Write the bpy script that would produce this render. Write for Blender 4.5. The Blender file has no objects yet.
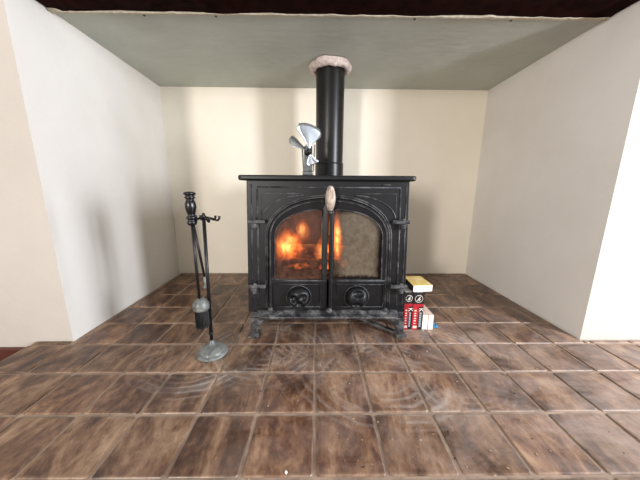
import bpy, bmesh, math, random
from mathutils import Vector, Matrix, noise as mn

# ------------------------------------------------------------------ camera, world, lights, exposure
SC = bpy.context.scene
COL = SC.collection
T = 0.155                      # tile pitch
CAM_Z = 0.5882
cam_data = bpy.data.cameras.new('camera')
cam = bpy.data.objects.new('camera', cam_data)
COL.objects.link(cam)
cam_data.sensor_width = 36.0
cam_data.lens = 256.18 / 640 * 36.0
cam_data.clip_start = 0.01
PITCH, YAW, ROLL = 0.2007, 0.0143, -0.0064
fwd = Vector((math.sin(YAW) * math.cos(PITCH), math.cos(YAW) * math.cos(PITCH), -math.sin(PITCH)))
rgt0 = Vector((math.cos(YAW), -math.sin(YAW), 0))
up0 = rgt0.cross(fwd)
cr, sr = math.cos(ROLL), math.sin(ROLL)
rgt = rgt0 * cr - up0 * sr
up = rgt0 * sr + up0 * cr
M = Matrix((rgt, up, -fwd)).transposed().to_4x4()
M.translation = Vector((0, 0, CAM_Z))
cam.matrix_world = M
SC.camera = cam

world = bpy.data.worlds.new('room_light')
SC.world = world
world.use_nodes = True
world.node_tree.nodes['Background'].inputs['Color'].default_value = (1.0, 0.965, 0.93, 1)
world.node_tree.nodes['Background'].inputs['Strength'].default_value = 0.48


def area(name, loc, target, sx, sy, power, color):
    l = bpy.data.lights.new(name, 'AREA')
    l.shape = 'RECTANGLE'
    l.size, l.size_y, l.energy, l.color = sx, sy, power, color
    o = bpy.data.objects.new(name, l)
    COL.objects.link(o)
    o.location = loc
    d = Vector(target) - Vector(loc)
    o.rotation_euler = d.to_track_quat('-Z', 'Y').to_euler()
    return o


# daylight from the window to the right of the chimney breast and from the one behind on the left
area('window_light_right', (2.30, -0.60, 1.00), (0.0, 0.95, 0.6), 0.32, 1.0, 66, (0.90, 0.94, 1.0))
area('window_light_side', (2.45, 0.60, 0.80), (-0.2, 0.95, 0.45), 0.22, 0.9, 20, (0.84, 0.91, 1.0))
area('window_light_rear', (-1.55, -2.2, 1.05), (0.1, 1.4, 0.6), 0.32, 0.9, 58, (1.0, 0.95, 0.90))

SC.view_settings.view_transform = 'Standard'
SC.view_settings.look = 'None'
SC.view_settings.gamma = 1
SC.view_settings.use_curve_mapping = False
SC.view_settings.exposure = 0.50

random.seed(7)

# ------------------------------------------------------------------ helpers
W = {}          # world offset of each parent


def link(o):
    COL.objects.link(o)
    return o


def put(name, bm, mats, parent=None, smooth=False, bevel=0.0, label=None, seg=2, recalc=True):
    """bm in world coordinates -> one mesh object with its origin at its own base centre"""
    if recalc:
        bmesh.ops.recalc_face_normals(bm, faces=bm.faces[:])
    xs = [v.co.x for v in bm.verts]; ys = [v.co.y for v in bm.verts]; zs = [v.co.z for v in bm.verts]
    c = Vector(((min(xs) + max(xs)) / 2, (min(ys) + max(ys)) / 2, min(zs)))
    for v in bm.verts:
        v.co -= c
    me = bpy.data.meshes.new(name)
    bm.to_mesh(me)
    bm.free()
    if smooth:
        for p in me.polygons:
            p.use_smooth = True
    if not isinstance(mats, (list, tuple)):
        mats = [mats]
    for m in mats:
        me.materials.append(m)
    o = link(bpy.data.objects.new(name, me))
    if parent is not None:
        o.parent = parent
        o.location = c - W[parent]
    else:
        o.location = c
    W[o] = c
    if bevel:
        b = o.modifiers.new('bevel', 'BEVEL')
        b.width = bevel
        b.segments = seg
        b.limit_method = 'ANGLE'
        b.angle_limit = math.radians(38)
    if label:
        o['label'] = label
    return o


def thing(name, loc, label, cat, group=None):
    o = link(bpy.data.objects.new(name, None))
    o.empty_display_size = 0.03
    o.location = loc
    W[o] = Vector(loc)
    o['label'] = label
    o['category'] = cat
    if group:
        o['group'] = group
    return o


def tag(o, label, cat, group=None, kind=None):
    if label: o['label'] = label
    if cat: o['category'] = cat
    if group: o['group'] = group
    if kind: o['kind'] = kind
    return o


def box(bm, x0, x1, y0, y1, z0, z1, mi=0):
    r = [bm.verts.new((x, y, z)) for x in (x0, x1) for y in (y0, y1) for z in (z0, z1)]
    for f in ((0, 1, 3, 2), (4, 6, 7, 5), (0, 4, 5, 1), (2, 3, 7, 6), (0, 2, 6, 4), (1, 5, 7, 3)):
        bm.faces.new([r[i] for i in f]).material_index = mi
    return r


def hexa(bm, pts, mi=0):
    r = [bm.verts.new(p) for p in pts]       # bottom 4 ccw, top 4 ccw
    for f in ((3, 2, 1, 0), (4, 5, 6, 7), (0, 1, 5, 4), (1, 2, 6, 5), (2, 3, 7, 6), (3, 0, 4, 7)):
        bm.faces.new([r[i] for i in f]).material_index = mi
    return r


def lathe(bm, prof, c, n=32, axis='Z', cap=True):
    """prof: list of (r, h)"""
    rings = []
    for r, h in prof:
        ring = []
        for i in range(n):
            a = 2 * math.pi * i / n
            if axis == 'Z':
                p = (c[0] + r * math.cos(a), c[1] + r * math.sin(a), c[2] + h)
            else:
                p = (c[0] + r * math.cos(a), c[1] - h, c[2] + r * math.sin(a))
            ring.append(bm.verts.new(p))
        rings.append(ring)
    for a, b in zip(rings, rings[1:]):
        for i in range(n):
            bm.faces.new((a[i], a[(i + 1) % n], b[(i + 1) % n], b[i]))
    if cap:
        bm.faces.new(rings[0][::-1])
        bm.faces.new(rings[-1])
    return rings


def tube(bm, pts, r, n=10, closed=False, cap=True):
    pts = [Vector(p) for p in pts]
    rs = r if isinstance(r, (list, tuple)) else [r] * len(pts)
    N = len(pts)
    rings = []
    prev = None
    for i, p in enumerate(pts):
        if closed:
            d = (pts[(i + 1) % N] - pts[i - 1]).normalized()
        else:
            d = (pts[min(i + 1, N - 1)] - pts[max(i - 1, 0)]).normalized()
        if prev is None:
            ref = Vector((0, 1, 0)) if abs(d.y) < 0.9 else Vector((1, 0, 0))
            u = d.cross(ref).normalized()
        else:
            u = (prev - d * prev.dot(d)).normalized()
        prev = u
        v = d.cross(u)
        rings.append([bm.verts.new(p + (u * math.cos(2 * math.pi * k / n) + v * math.sin(2 * math.pi * k / n)) * rs[i]) for k in range(n)])
    prs = list(zip(rings, rings[1:]))
    if closed:
        prs.append((rings[-1], rings[0]))
    for a, b in prs:
        for k in range(n):
            bm.faces.new((a[k], a[(k + 1) % n], b[(k + 1) % n], b[k]))
    if cap and not closed:
        bm.faces.new(rings[0][::-1])
        bm.faces.new(rings[-1])


def ray_poly(c, a, poly):
    d = (math.cos(a), math.sin(a))
    best = None
    for i in range(len(poly)):
        p, q = poly[i], poly[(i + 1) % len(poly)]
        ex, ez = q[0] - p[0], q[1] - p[1]
        det = d[0] * (-ez) + d[1] * ex
        if abs(det) < 1e-12:
            continue
        rx, rz = p[0] - c[0], p[1] - c[1]
        t = (rx * (-ez) + rz * ex) / det
        s = (d[0] * rz - d[1] * rx) / det
        if t > 0 and -1e-6 <= s <= 1 + 1e-6 and (best is None or t > best):
            best = t
    return (c[0] + d[0] * best, c[1] + d[1] * best)


def ring_plate(bm, inner, outer, y0, y1, c=None, yi0=None):
    """plate in the xz plane with a hole; y0 front, y1 back; yi0 = front y at the inner edge"""
    if c is None:
        c = (sum(p[0] for p in inner) / len(inner), sum(p[1] for p in inner) / len(inner))
    if yi0 is None:
        yi0 = y0
    A = sorted({round(math.atan2(p[1] - c[1], p[0] - c[0]), 5) for p in list(inner) + list(outer)})
    I = [ray_poly(c, a, inner) for a in A]
    O = [ray_poly(c, a, outer) for a in A]
    n = len(A)
    vi0 = [bm.verts.new((p[0], yi0, p[1])) for p in I]
    vi1 = [bm.verts.new((p[0], y1, p[1])) for p in I]
    vo0 = [bm.verts.new((p[0], y0, p[1])) for p in O]
    vo1 = [bm.verts.new((p[0], y1, p[1])) for p in O]
    for i in range(n):
        j = (i + 1) % n
        bm.faces.new((vi0[i], vi0[j], vo0[j], vo0[i]))
        bm.faces.new((vi1[i], vo1[i], vo1[j], vi1[j]))
        bm.faces.new((vo0[i], vo0[j], vo1[j], vo1[i]))
        bm.faces.new((vi0[i], vi1[i], vi1[j], vi0[j]))


def prism_xz(bm, poly, y0, y1):
    a = [bm.verts.new((p[0], y0, p[1])) for p in poly]
    b = [bm.verts.new((p[0], y1, p[1])) for p in poly]
    bm.faces.new(a)
    bm.faces.new(b[::-1])
    n = len(poly)
    for i in range(n):
        bm.faces.new((a[i], b[i], b[(i + 1) % n], a[(i + 1) % n]))


def BM():
    return bmesh.new()


# ------------------------------------------------------------------ materials
class N:
    """small node-graph builder"""
    def __init__(s, name):
        s.m = bpy.data.materials.new(name)
        s.m.use_nodes = True
        s.t = s.m.node_tree
        s.t.nodes.clear()
        s.out = s.t.nodes.new('ShaderNodeOutputMaterial')

    def n(s, kind, **kw):
        nd = s.t.nodes.new('ShaderNode' + kind)
        for k, v in kw.items():
            if hasattr(nd, k) and k not in ('inputs',):
                setattr(nd, k, v)
        return nd

    def l(s, a, b):
        s.t.links.new(a, b)

    def val(s, inp, v):
        if hasattr(v, 'is_output'):
            s.l(v, inp)
        else:
            if isinstance(v, tuple) and len(v) == 3 and inp.type == 'RGBA':
                v = v + (1,)
            inp.default_value = v

    def pos(s, scale=(1, 1, 1), obj=False, rot=(0, 0, 0), off=(0, 0, 0)):
        if obj:
            src = s.n('TexCoord').outputs['Object']
        else:
            src = s.n('NewGeometry').outputs['Position']
        mp = s.n('Mapping')
        mp.inputs['Scale'].default_value = scale
        mp.inputs['Rotation'].default_value = rot
        mp.inputs['Location'].default_value = off
        s.l(src, mp.inputs['Vector'])
        return mp.outputs[0]

    def noise(s, vec, scale, detail=4, rough=0.55, dist=0.0, dim='3D', w=None):
        nd = s.n('TexNoise')
        nd.noise_dimensions = '4D' if w is not None else '3D'
        s.l(vec, nd.inputs['Vector'])
        if w is not None:
            s.val(nd.inputs['W'], w)
        nd.inputs['Scale'].default_value = scale
        nd.inputs['Detail'].default_value = detail
        nd.inputs['Roughness'].default_value = rough
        nd.inputs['Distortion'].default_value = dist
        return nd.outputs['Fac']

    def ramp(s, fac, stops, interp='LINEAR'):
        r = s.n('ValToRGB')
        r.color_ramp.interpolation = interp
        e = r.color_ramp.elements
        while len(e) < len(stops):
            e.new(0.5)
        for i, (p, c) in enumerate(stops):
            e[i].position = p
            if not isinstance(c, tuple):
                c = (c, c, c)
            e[i].color = c + (1,) if len(c) == 3 else c
        s.l(fac, r.inputs['Fac'])
        return r.outputs['Color']

    def math(s, op, a, b=0.0, clamp=False):
        m = s.n('Math')
        m.operation = op
        m.use_clamp = clamp
        s.val(m.inputs[0], a)
        s.val(m.inputs[1], b)
        return m.outputs[0]

    def mix(s, fac, a, b, mode='MIX'):
        m = s.n('MixRGB')
        m.blend_type = mode
        s.val(m.inputs['Fac'], fac)
        s.val(m.inputs['Color1'], a)
        s.val(m.inputs['Color2'], b)
        return m.outputs[0]

    def maprange(s, v, a, b, c=0.0, d=1.0):
        m = s.n('MapRange')
        s.val(m.inputs['Value'], v)
        m.inputs['From Min'].default_value = a
        m.inputs['From Max'].default_value = b
        m.inputs['To Min'].default_value = c
        m.inputs['To Max'].default_value = d
        return m.outputs['Result']

    def bump(s, h, strength=0.3, dist=0.002, normal=None):
        b = s.n('Bump')
        b.inputs['Strength'].default_value = strength
        b.inputs['Distance'].default_value = dist
        s.l(h, b.inputs['Height'])
        if normal is not None:
            s.l(normal, b.inputs['Normal'])
        return b.outputs[0]

    def bsdf(s, color, rough=0.6, metal=0.0, normal=None, spec=0.5, emis=None, estr=0.0, coat=0.0):
        p = s.n('BsdfPrincipled')
        s.val(p.inputs['Base Color'], color)
        s.val(p.inputs['Roughness'], rough)
        s.val(p.inputs['Metallic'], metal)
        s.val(p.inputs['Specular IOR Level'], spec)
        if coat:
            p.inputs['Coat Weight'].default_value = coat
        if normal is not None:
            s.l(normal, p.inputs['Normal'])
        if emis is not None:
            s.val(p.inputs['Emission Color'], emis)
            s.val(p.inputs['Emission Strength'], estr)
        s.l(p.outputs[0], s.out.inputs['Surface'])
        return p


def srgb(r, g, b):
    f = lambda c: (c / 255 / 12.92) if c / 255 <= 0.04045 else ((c / 255 + 0.055) / 1.055) ** 2.4
    return (f(r), f(g), f(b))


def plaster(name, c1, c2, bump=0.25, rough=0.85):
    g = N(name)
    p = g.pos()
    f = g.noise(p, 1.8, 5, 0.6, 0.4)
    col = g.mix(g.maprange(f, 0.35, 0.7), c1, c2)
    h1 = g.noise(p, 9, 4, 0.6)
    h2 = g.noise(p, 90, 3, 0.6)
    h = g.math('ADD', g.math('MULTIPLY', h1, 1.0), g.math('MULTIPLY', h2, 0.12))
    g.bsdf(col, rough, normal=g.bump(h, bump, 0.01), spec=0.25)
    return g.m


m_wall = plaster('wall_paint', srgb(230, 226, 221), srgb(221, 216, 209))
m_face = plaster('front_face_plaster', srgb(194, 187, 177), srgb(186, 178, 168))  # darker, warmer tone for the wall faces turned towards the room
m_wall_back = plaster('wall_paint_warm_lit', srgb(238, 230, 214), srgb(231, 222, 204))  # same recess paint, with the warm light on the back wall put into its colour


def soffit_mat():
    g = N('grey_green_painted_board')
    p = g.pos()
    f = g.noise(p, 3.0, 5, 0.6, 0.8)
    col = g.mix(g.maprange(f, 0.3, 0.75), srgb(190, 195, 186), srgb(172, 176, 166))
    f2 = g.noise(g.pos((2.0, 6.0, 1)), 6, 3, 0.6, 1.0)
    col = g.mix(g.maprange(f2, 0.68, 0.8, 0, 0.5), col, srgb(128, 126, 110))
    h = g.noise(g.pos((1, 3, 1)), 14, 4, 0.6)
    g.bsdf(col, 0.55, normal=g.bump(h, 0.25, 0.008), spec=0.4)
    return g.m


def tile_mat():
    g = N('brown_glazed_quarry_tile')
    isl = g.n('NewGeometry').outputs['Random Per Island']
    wv = g.math('MULTIPLY', isl, 37.0)
    # mottling stretched along the firing direction (towards the back wall)
    a = g.noise(g.pos((6.5, 3.0, 1), rot=(0, 0, 0.12)), 1.7, 6, 0.68, 0.9, w=wv)
    b = g.noise(g.pos((1, 1, 1)), 55, 5, 0.65, 0.2)
    a2 = g.noise(g.pos((16, 8, 1), rot=(0, 0, 0.35)), 2.0, 5, 0.7, 1.2, w=wv)
    ab = g.math('ADD', g.math('MULTIPLY', a, 0.66), g.math('ADD', g.math('MULTIPLY', a2, 0.24), g.math('MULTIPLY', b, 0.10)))
    col = g.ramp(ab, [(0.38, srgb(34, 20, 14)), (0.46, srgb(74, 48, 35)), (0.52, srgb(110, 81, 60)), (0.63, srgb(160, 131, 105))])
    tint = g.ramp(isl, [(0.0, (0.80, 0.77, 0.74)), (0.5, (1, 1, 1)), (1.0, (1.16, 1.10, 1.06))])
    col = g.mix(1.0, col, tint, 'MULTIPLY')
    # pale tile rims: light along the edges put into the colour, scuffed by noise
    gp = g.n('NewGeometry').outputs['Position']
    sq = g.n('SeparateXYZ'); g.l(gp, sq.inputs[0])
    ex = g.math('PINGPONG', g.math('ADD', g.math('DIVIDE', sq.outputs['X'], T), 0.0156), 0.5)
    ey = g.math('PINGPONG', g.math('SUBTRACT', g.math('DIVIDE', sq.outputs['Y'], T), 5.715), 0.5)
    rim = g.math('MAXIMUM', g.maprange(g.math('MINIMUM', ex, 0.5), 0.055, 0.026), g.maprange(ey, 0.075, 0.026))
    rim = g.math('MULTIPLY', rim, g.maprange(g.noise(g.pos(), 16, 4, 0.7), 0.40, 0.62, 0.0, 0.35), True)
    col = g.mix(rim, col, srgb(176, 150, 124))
    # speckle
    sp = g.noise(g.pos((1, 1, 1)), 260, 2, 0.6)
    col = g.mix(g.maprange(sp, 0.66, 0.76, 0, 0.6), col, srgb(40, 26, 20))
    # wiped ash: swirling pale smears in front of the stove
    geo = g.n('NewGeometry').outputs['Position']
    smear = None
    for cx, cy, rr, ph, sc in ((0.22, 0.72, 0.34, 0, 45), (0.05, 0.95, 0.34, 1.3, 55), (-0.20, 0.86, 0.30, 2.1, 50), (0.46, 0.68, 0.20, 1.5, 60), (-0.42, 0.78, 0.26, 0.4, 55), (0.42, 0.86, 0.26, 0.9, 50)):
        sub = g.n('VectorMath'); sub.operation = 'SUBTRACT'
        g.l(geo, sub.inputs[0]); sub.inputs[1].default_value = (cx, cy, 0)
        mp = g.n('Mapping'); mp.inputs['Scale'].default_value = (1.0, 1.35, 1); mp.inputs['Rotation'].default_value = (0, 0, ph)
        g.l(sub.outputs[0], mp.inputs['Vector'])
        ln = g.n('VectorMath'); ln.operation = 'LENGTH'
        g.l(mp.outputs[0], ln.inputs[0])
        d = ln.outputs['Value']
        nz = g.noise(g.pos(), 3.0, 3, 0.5)
        s = g.math('SINE', g.math('ADD', g.math('MULTIPLY', d, sc), g.math('MULTIPLY', nz, 10.0)))
        fine = g.math('SINE', g.math('ADD', g.math('MULTIPLY', d, sc * 4.3), g.math('MULTIPLY', nz, 30.0)))
        ringp = g.math('ADD', g.math('MULTIPLY', g.maprange(s, -0.2, 1.0), 0.45), g.math('MULTIPLY', g.maprange(fine, 0.0, 1.0), 0.75))
        fall = g.math('MULTIPLY', g.maprange(d, rr, rr * 0.6), g.maprange(d, rr * 0.18, rr * 0.45))
        k = g.math('MULTIPLY', ringp, fall)
        smear = k if smear is None else g.math('MAXIMUM', smear, k)
    patch = g.maprange(g.noise(g.pos(), 5.0, 5, 0.65, 0.5), 0.44, 0.66)
    smear = g.math('MULTIPLY', smear, patch)
    smear = g.math('MULTIPLY', smear, 0.50, True)
    # overall dust in front of the stove and to the right
    sx = g.n('SeparateXYZ'); g.l(geo, sx.inputs[0])
    dust = g.maprange(g.noise(g.pos((1.2, 2.2, 1)), 4.0, 5, 0.7, 0.8), 0.38, 0.72, 0.05, 0.60)
    right = g.maprange(sx.outputs['X'], -0.45, 0.65, 0.10, 1.0)
    front = g.maprange(sx.outputs['Y'], 1.35, 0.95, 0.15, 1.0)
    dust = g.math('MULTIPLY', dust, g.math('MULTIPLY', right, front))
    col = g.mix(dust, col, srgb(176, 156, 146))
    col = g.mix(smear, col, srgb(196, 188, 180))
    r = g.math('ADD', g.math('MULTIPLY', b, 0.30), g.math('ADD', g.math('MULTIPLY', dust, 0.4), 0.20), True)
    h = g.math('ADD', g.math('MULTIPLY', g.noise(g.pos(), 22, 3, 0.5), 1.0), g.math('MULTIPLY', b, 0.4))
    g.bsdf(col, r, normal=g.bump(h, 0.35, 0.003), spec=0.5)
    return g.m


def simple(name, color, rough=0.5, metal=0.0, var=0.15, scale=30, bump=0.0, spec=0.5):
    g = N(name)
    p = g.pos()
    f = g.noise(p, scale, 4, 0.6)
    dark = tuple(c * (1 - var) for c in color)
    lite = tuple(min(1, c * (1 + var)) for c in color)
    col = g.mix(g.maprange(f, 0.3, 0.7), dark, lite)
    nrm = g.bump(f, bump, 0.002) if bump else None
    g.bsdf(col, rough, metal, normal=nrm, spec=spec)
    return g.m


def iron(name, base, dust, dmin=0.5, dmax=0.8, damt=0.6, rough=0.42, zl=None, fs=26):
    """black stove iron with ash dust clinging to it; zl = (z low, z high): more dust below"""
    g = N(name)
    p = g.pos()
    f = g.noise(p, fs, 5, 0.7, 0.6)
    grain = g.noise(p, 320, 2, 0.5)
    d = g.maprange(f, dmin, dmax, 0, damt)
    if zl:
        geo = g.n('NewGeometry').outputs['Position']
        sx = g.n('SeparateXYZ'); g.l(geo, sx.inputs[0])
        low = g.maprange(sx.outputs['Z'], zl[0], zl[1], 1.0, 0.15)
        d = g.math('MULTIPLY', d, low, True)
    col = g.mix(d, base, dust)
    r = g.math('ADD', g.math('MULTIPLY', d, 0.4), rough, True)
    h = g.math('ADD', g.math('MULTIPLY', grain, 0.5), g.math('MULTIPLY', f, 0.5))
    g.bsdf(col, r, 0.0, normal=g.bump(h, 0.3, 0.0012), spec=0.4)
    return g.m


m_soffit = soffit_mat()
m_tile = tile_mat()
m_grout = simple('grey_brown_grout', srgb(146, 126, 110), 0.95, 0, 0.35, 18, 0.4)
m_beam = simple('dark_stained_beam', srgb(30, 9, 6), 0.9, 0, 0.6, 22, 0.8, 0.05)
m_lip = simple('broken_plaster_edge', srgb(190, 180, 160), 0.95, 0, 0.25, 70, 0.8)
m_redwood = simple('red_brown_wood', srgb(86, 42, 30), 0.5, 0, 0.3, 9)
m_iron = iron('matt_black_stove_iron', srgb(11, 12, 15), srgb(96, 96, 99), 0.54, 0.9, 0.30, 0.42, (0.12, 0.45))
m_iron_edge = iron('worn_raised_iron_edge', srgb(40, 41, 44), srgb(150, 148, 146), 0.45, 0.8, 0.5, 0.36)
m_iron_dusty = iron('ash_dusted_iron', srgb(34, 34, 37), srgb(150, 148, 147), 0.42, 0.78, 0.65, 0.5)
m_pipe = iron('satin_black_flue', srgb(20, 19, 18), srgb(70, 66, 62), 0.66, 0.9, 0.3, 0.33)
m_tool = simple('dark_wrought_steel', srgb(38, 36, 38), 0.35, 0.6, 0.4, 60)
m_blackwood = simple('black_turned_handle', srgb(14, 14, 17), 0.25, 0.0, 0.2, 40)
m_pewter = iron('dull_pewter', srgb(84, 88, 86), srgb(176, 176, 170), 0.4, 0.8, 0.6, 0.28)
m_silver = simple('brushed_aluminium', srgb(205, 213, 222), 0.28, 0.9, 0.12, 50)
m_silver_dark = simple('grey_cast_aluminium', srgb(104, 106, 106), 0.45, 0.7, 0.3, 50)
m_black = simple('black_plastic', srgb(10, 10, 11), 0.4, 0, 0.2, 30)
m_brick = simple('sooty_firebrick', srgb(52, 38, 30), 0.95, 0, 0.5, 16, 0.8)
m_white = simple('white_paper', srgb(246, 242, 234), 0.9, 0, 0.05, 90)
m_redcover = simple('red_book_cover', srgb(168, 26, 40), 0.45, 0, 0.15, 30)
m_blackcover = simple('black_book_cover', srgb(26, 20, 22), 0.45, 0, 0.2, 30)
m_greyprint = simple('grey_print', srgb(150, 160, 164), 0.6, 0, 0.15, 80)
m_ink_white = simple('white_print', srgb(236, 230, 220), 0.6, 0, 0.05, 30)
m_pink_white = simple('pinkish_cover', srgb(222, 200, 186), 0.6, 0, 0.1, 30)
m_blue = simple('blue_wrapper', srgb(60, 136, 186), 0.4, 0, 0.2, 60)
m_ash = simple('pale_ash_crumb', srgb(170, 148, 126), 0.95, 0, 0.4, 200)


m_bark = simple('dark_bark_crumb', srgb(40, 28, 22), 0.95, 0, 0.4, 200)


def yellow_cover():
    g = N('yellow_book_cover')
    f = g.noise(g.pos(), 28, 3, 0.6, 1.2)
    col = g.ramp(f, [(0.35, srgb(236, 214, 140)), (0.52, srgb(224, 184, 84)), (0.62, srgb(240, 226, 178)), (0.75, srgb(196, 146, 66))])
    g.bsdf(col, 0.4)
    return g.m


def cement_mat():
    g = N('pinkish_fire_cement')
    p = g.pos()
    f = g.noise(p, 38, 5, 0.7)
    col = g.mix(g.maprange(f, 0.35, 0.7), srgb(186, 168, 160), srgb(236, 222, 214))
    geo = g.n('NewGeometry').outputs['Position']
    sx = g.n('SeparateXYZ'); g.l(geo, sx.inputs[0])
    z = g.math('ADD', sx.outputs['Z'], g.math('MULTIPLY', g.noise(p, 26, 3, 0.6), 0.03))
    col = g.mix(g.maprange(z, 1.168, 1.160), col, srgb(40, 34, 30))
    g.bsdf(col, 0.95, normal=g.bump(f, 1.0, 0.01), spec=0.1)
    return g.m


def wood_handle_mat():
    g = N('weathered_pale_wood')
    f = g.noise(g.pos((6, 6, 0.8)), 26, 4, 0.6, 0.5)
    col = g.ramp(f, [(0.35, srgb(116, 96, 82)), (0.5, srgb(168, 152, 138)), (0.7, srgb(206, 192, 178))])
    g.bsdf(col, 0.6, normal=g.bump(f, 0.3, 0.001))
    return g.m


def glass_mat(name, soot_lo, soot_hi, c1, c2, cx, half, clear=None):
    """stove glass with a baked-on soot film"""
    g = N(name)
    p = g.pos()
    f = g.noise(p, 9, 6, 0.65, 1.6)
    f2 = g.noise(p, 45, 4, 0.65, 0.5)
    geo = g.n('NewGeometry').outputs['Position']
    sx = g.n('SeparateXYZ'); g.l(geo, sx.inputs[0])
    ed = g.math('ABSOLUTE', g.math('SUBTRACT', sx.outputs['X'], cx))
    edge = g.maprange(ed, half * 0.35, half)
    top = g.maprange(sx.outputs['Z'], 0.44, 0.52)
    bot = g.maprange(sx.outputs['Z'], 0.285, 0.25)
    e = g.math('MAXIMUM', g.math('MAXIMUM', edge, top), bot)
    s = g.math('ADD', g.math('ADD', g.math('MULTIPLY', f, 0.9), g.math('MULTIPLY', f2, 0.25)), g.math('MULTIPLY', e, 0.22))
    amt = g.maprange(s, 0.35, 0.85, soot_lo, soot_hi)
    col = g.mix(g.maprange(f2, 0.35, 0.65), c1, c2)
    if clear is not None:
        cl = g.maprange(g.math('ADD', sx.outputs['X'], g.math('MULTIPLY', g.noise(g.pos((1, 1, .5)), 22, 3, .6), .03)), clear, clear + 0.035, 0.30, 1.0)
        amt = g.math('MULTIPLY', amt, cl)
        blk = g.math('MAXIMUM', g.maprange(g.math('ADD', sx.outputs['X'], g.math('MULTIPLY', f, .03)), cx + half * .86, cx + half * 1.12), g.maprange(g.math('ADD', sx.outputs['Z'], g.math('MULTIPLY', f, .03)), 0.505, 0.522))
        blk = g.math('MAXIMUM', blk, g.maprange(g.math('SUBTRACT', sx.outputs['Z'], g.math('MULTIPLY', f2, .03)), 0.250, 0.238))
        col = g.mix(blk, col, srgb(24, 20, 18))
    tr = g.n('BsdfTransparent')
    tr.inputs[0].default_value = (0.97, 0.93, 0.88, 1)
    di = g.n('BsdfDiffuse')
    g.l(col, di.inputs[0])
    mx = g.n('MixShader')
    g.l(amt, mx.inputs[0]); g.l(tr.outputs[0], mx.inputs[1]); g.l(di.outputs[0], mx.inputs[2])
    gl = g.n('BsdfGlossy')
    gl.inputs['Roughness'].default_value = 0.12
    fr = g.n('Fresnel'); fr.inputs[0].default_value = 1.45
    mx2 = g.n('MixShader')
    g.l(fr.outputs[0], mx2.inputs[0]); g.l(mx.outputs[0], mx2.inputs[1]); g.l(gl.outputs[0], mx2.inputs[2])
    g.l(mx2.outputs[0], g.out.inputs['Surface'])
    return g.m


def flame_mat(name, strength, seed, hot=0.5):
    """glowing gas: emissive volume thinning out towards the surface of the flame body"""
    g = N(name)
    tc = g.n('TexCoord').outputs['Generated']
    mp = g.n('Mapping'); mp.inputs['Location'].default_value = (-0.5, -0.5, -0.5)
    g.l(tc, mp.inputs['Vector'])
    mp2 = g.n('Mapping'); mp2.inputs['Scale'].default_value = (2, 2, 2)
    g.l(mp.outputs[0], mp2.inputs['Vector'])
    ln = g.n('VectorMath'); ln.operation = 'LENGTH'
    g.l(mp2.outputs[0], ln.inputs[0])
    fall = g.maprange(ln.outputs['Value'], 1.0, 0.1)
    nz = g.noise(g.pos((1, 1, 0.45)), 34, 4, 0.6, 1.0, w=seed)
    k = g.math('MULTIPLY', g.math('POWER', fall, 1.6), g.maprange(nz, 0.36, 0.7, 0.15, 1.5))
    col = g.ramp(k, [(0.0, (1.0, 0.12, 0.02)), (0.35, (1.0, 0.28, 0.05)), (hot + 0.2, (1.0, 0.55, 0.16))])
    em = g.n('Emission')
    g.l(col, em.inputs['Color'])
    g.l(g.math('MULTIPLY', k, strength), em.inputs['Strength'])
    g.l(em.outputs[0], g.out.inputs['Volume'])
    return g.m


def log_mat():
    g = N('charred_glowing_log')
    p = g.pos()
    f = g.noise(p, 30, 5, 0.7, 1.0)
    col = g.mix(g.maprange(f, 0.4, 0.65), srgb(26, 18, 15), srgb(90, 74, 64))
    glow = g.maprange(g.noise(p, 22, 4, 0.6, 0.6), 0.52, 0.72)
    g.bsdf(col, 0.95, normal=g.bump(f, 0.8, 0.005), emis=(1.0, 0.2, 0.04), estr=g.math('MULTIPLY', glow, 1.3))
    return g.m


m_yellow = yellow_cover()
m_cement = cement_mat()
m_handle = wood_handle_mat()
m_glass_l = glass_mat('thinly_sooted_glass', 0.16, 0.60, srgb(104, 74, 62), srgb(66, 46, 40), -0.067, 0.092)
m_glass_r = glass_mat('heavily_sooted_glass', 0.72, 0.98, srgb(112, 101, 86), srgb(90, 80, 68), 0.153, 0.092, 0.095)
m_log = log_mat()

# ------------------------------------------------------------------ structure
XL_F, XL_B = -0.944, -0.957       # left recess wall, front and back
XR_F, XR_B = 1.064, 1.060
YF = 0.911
YB = 1.725
ZC = 1.195
WALL_TOP = 2.35


def struct(name, bm, m, **k):
    o = put(name, bm, m, **k)
    o['kind'] = 'structure'
    return o


HX0, HX1 = -7.016 * T, 12 * T            # hearth tiles
HY0 = (5.715 - 5) * T
SUB = -0.075                              # timber floor level

# grout bed / raised hearth slab
bm = BM()
box(bm, HX0 + 0.003, HX1, HY0 + 0.003, YF - 0.0005, SUB, -0.0035)
box(bm, XL_F + 0.0005, XR_F - 0.006, YF - 0.0005, YB - 0.001, SUB, -0.0035)
ntile = BM()


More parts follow.
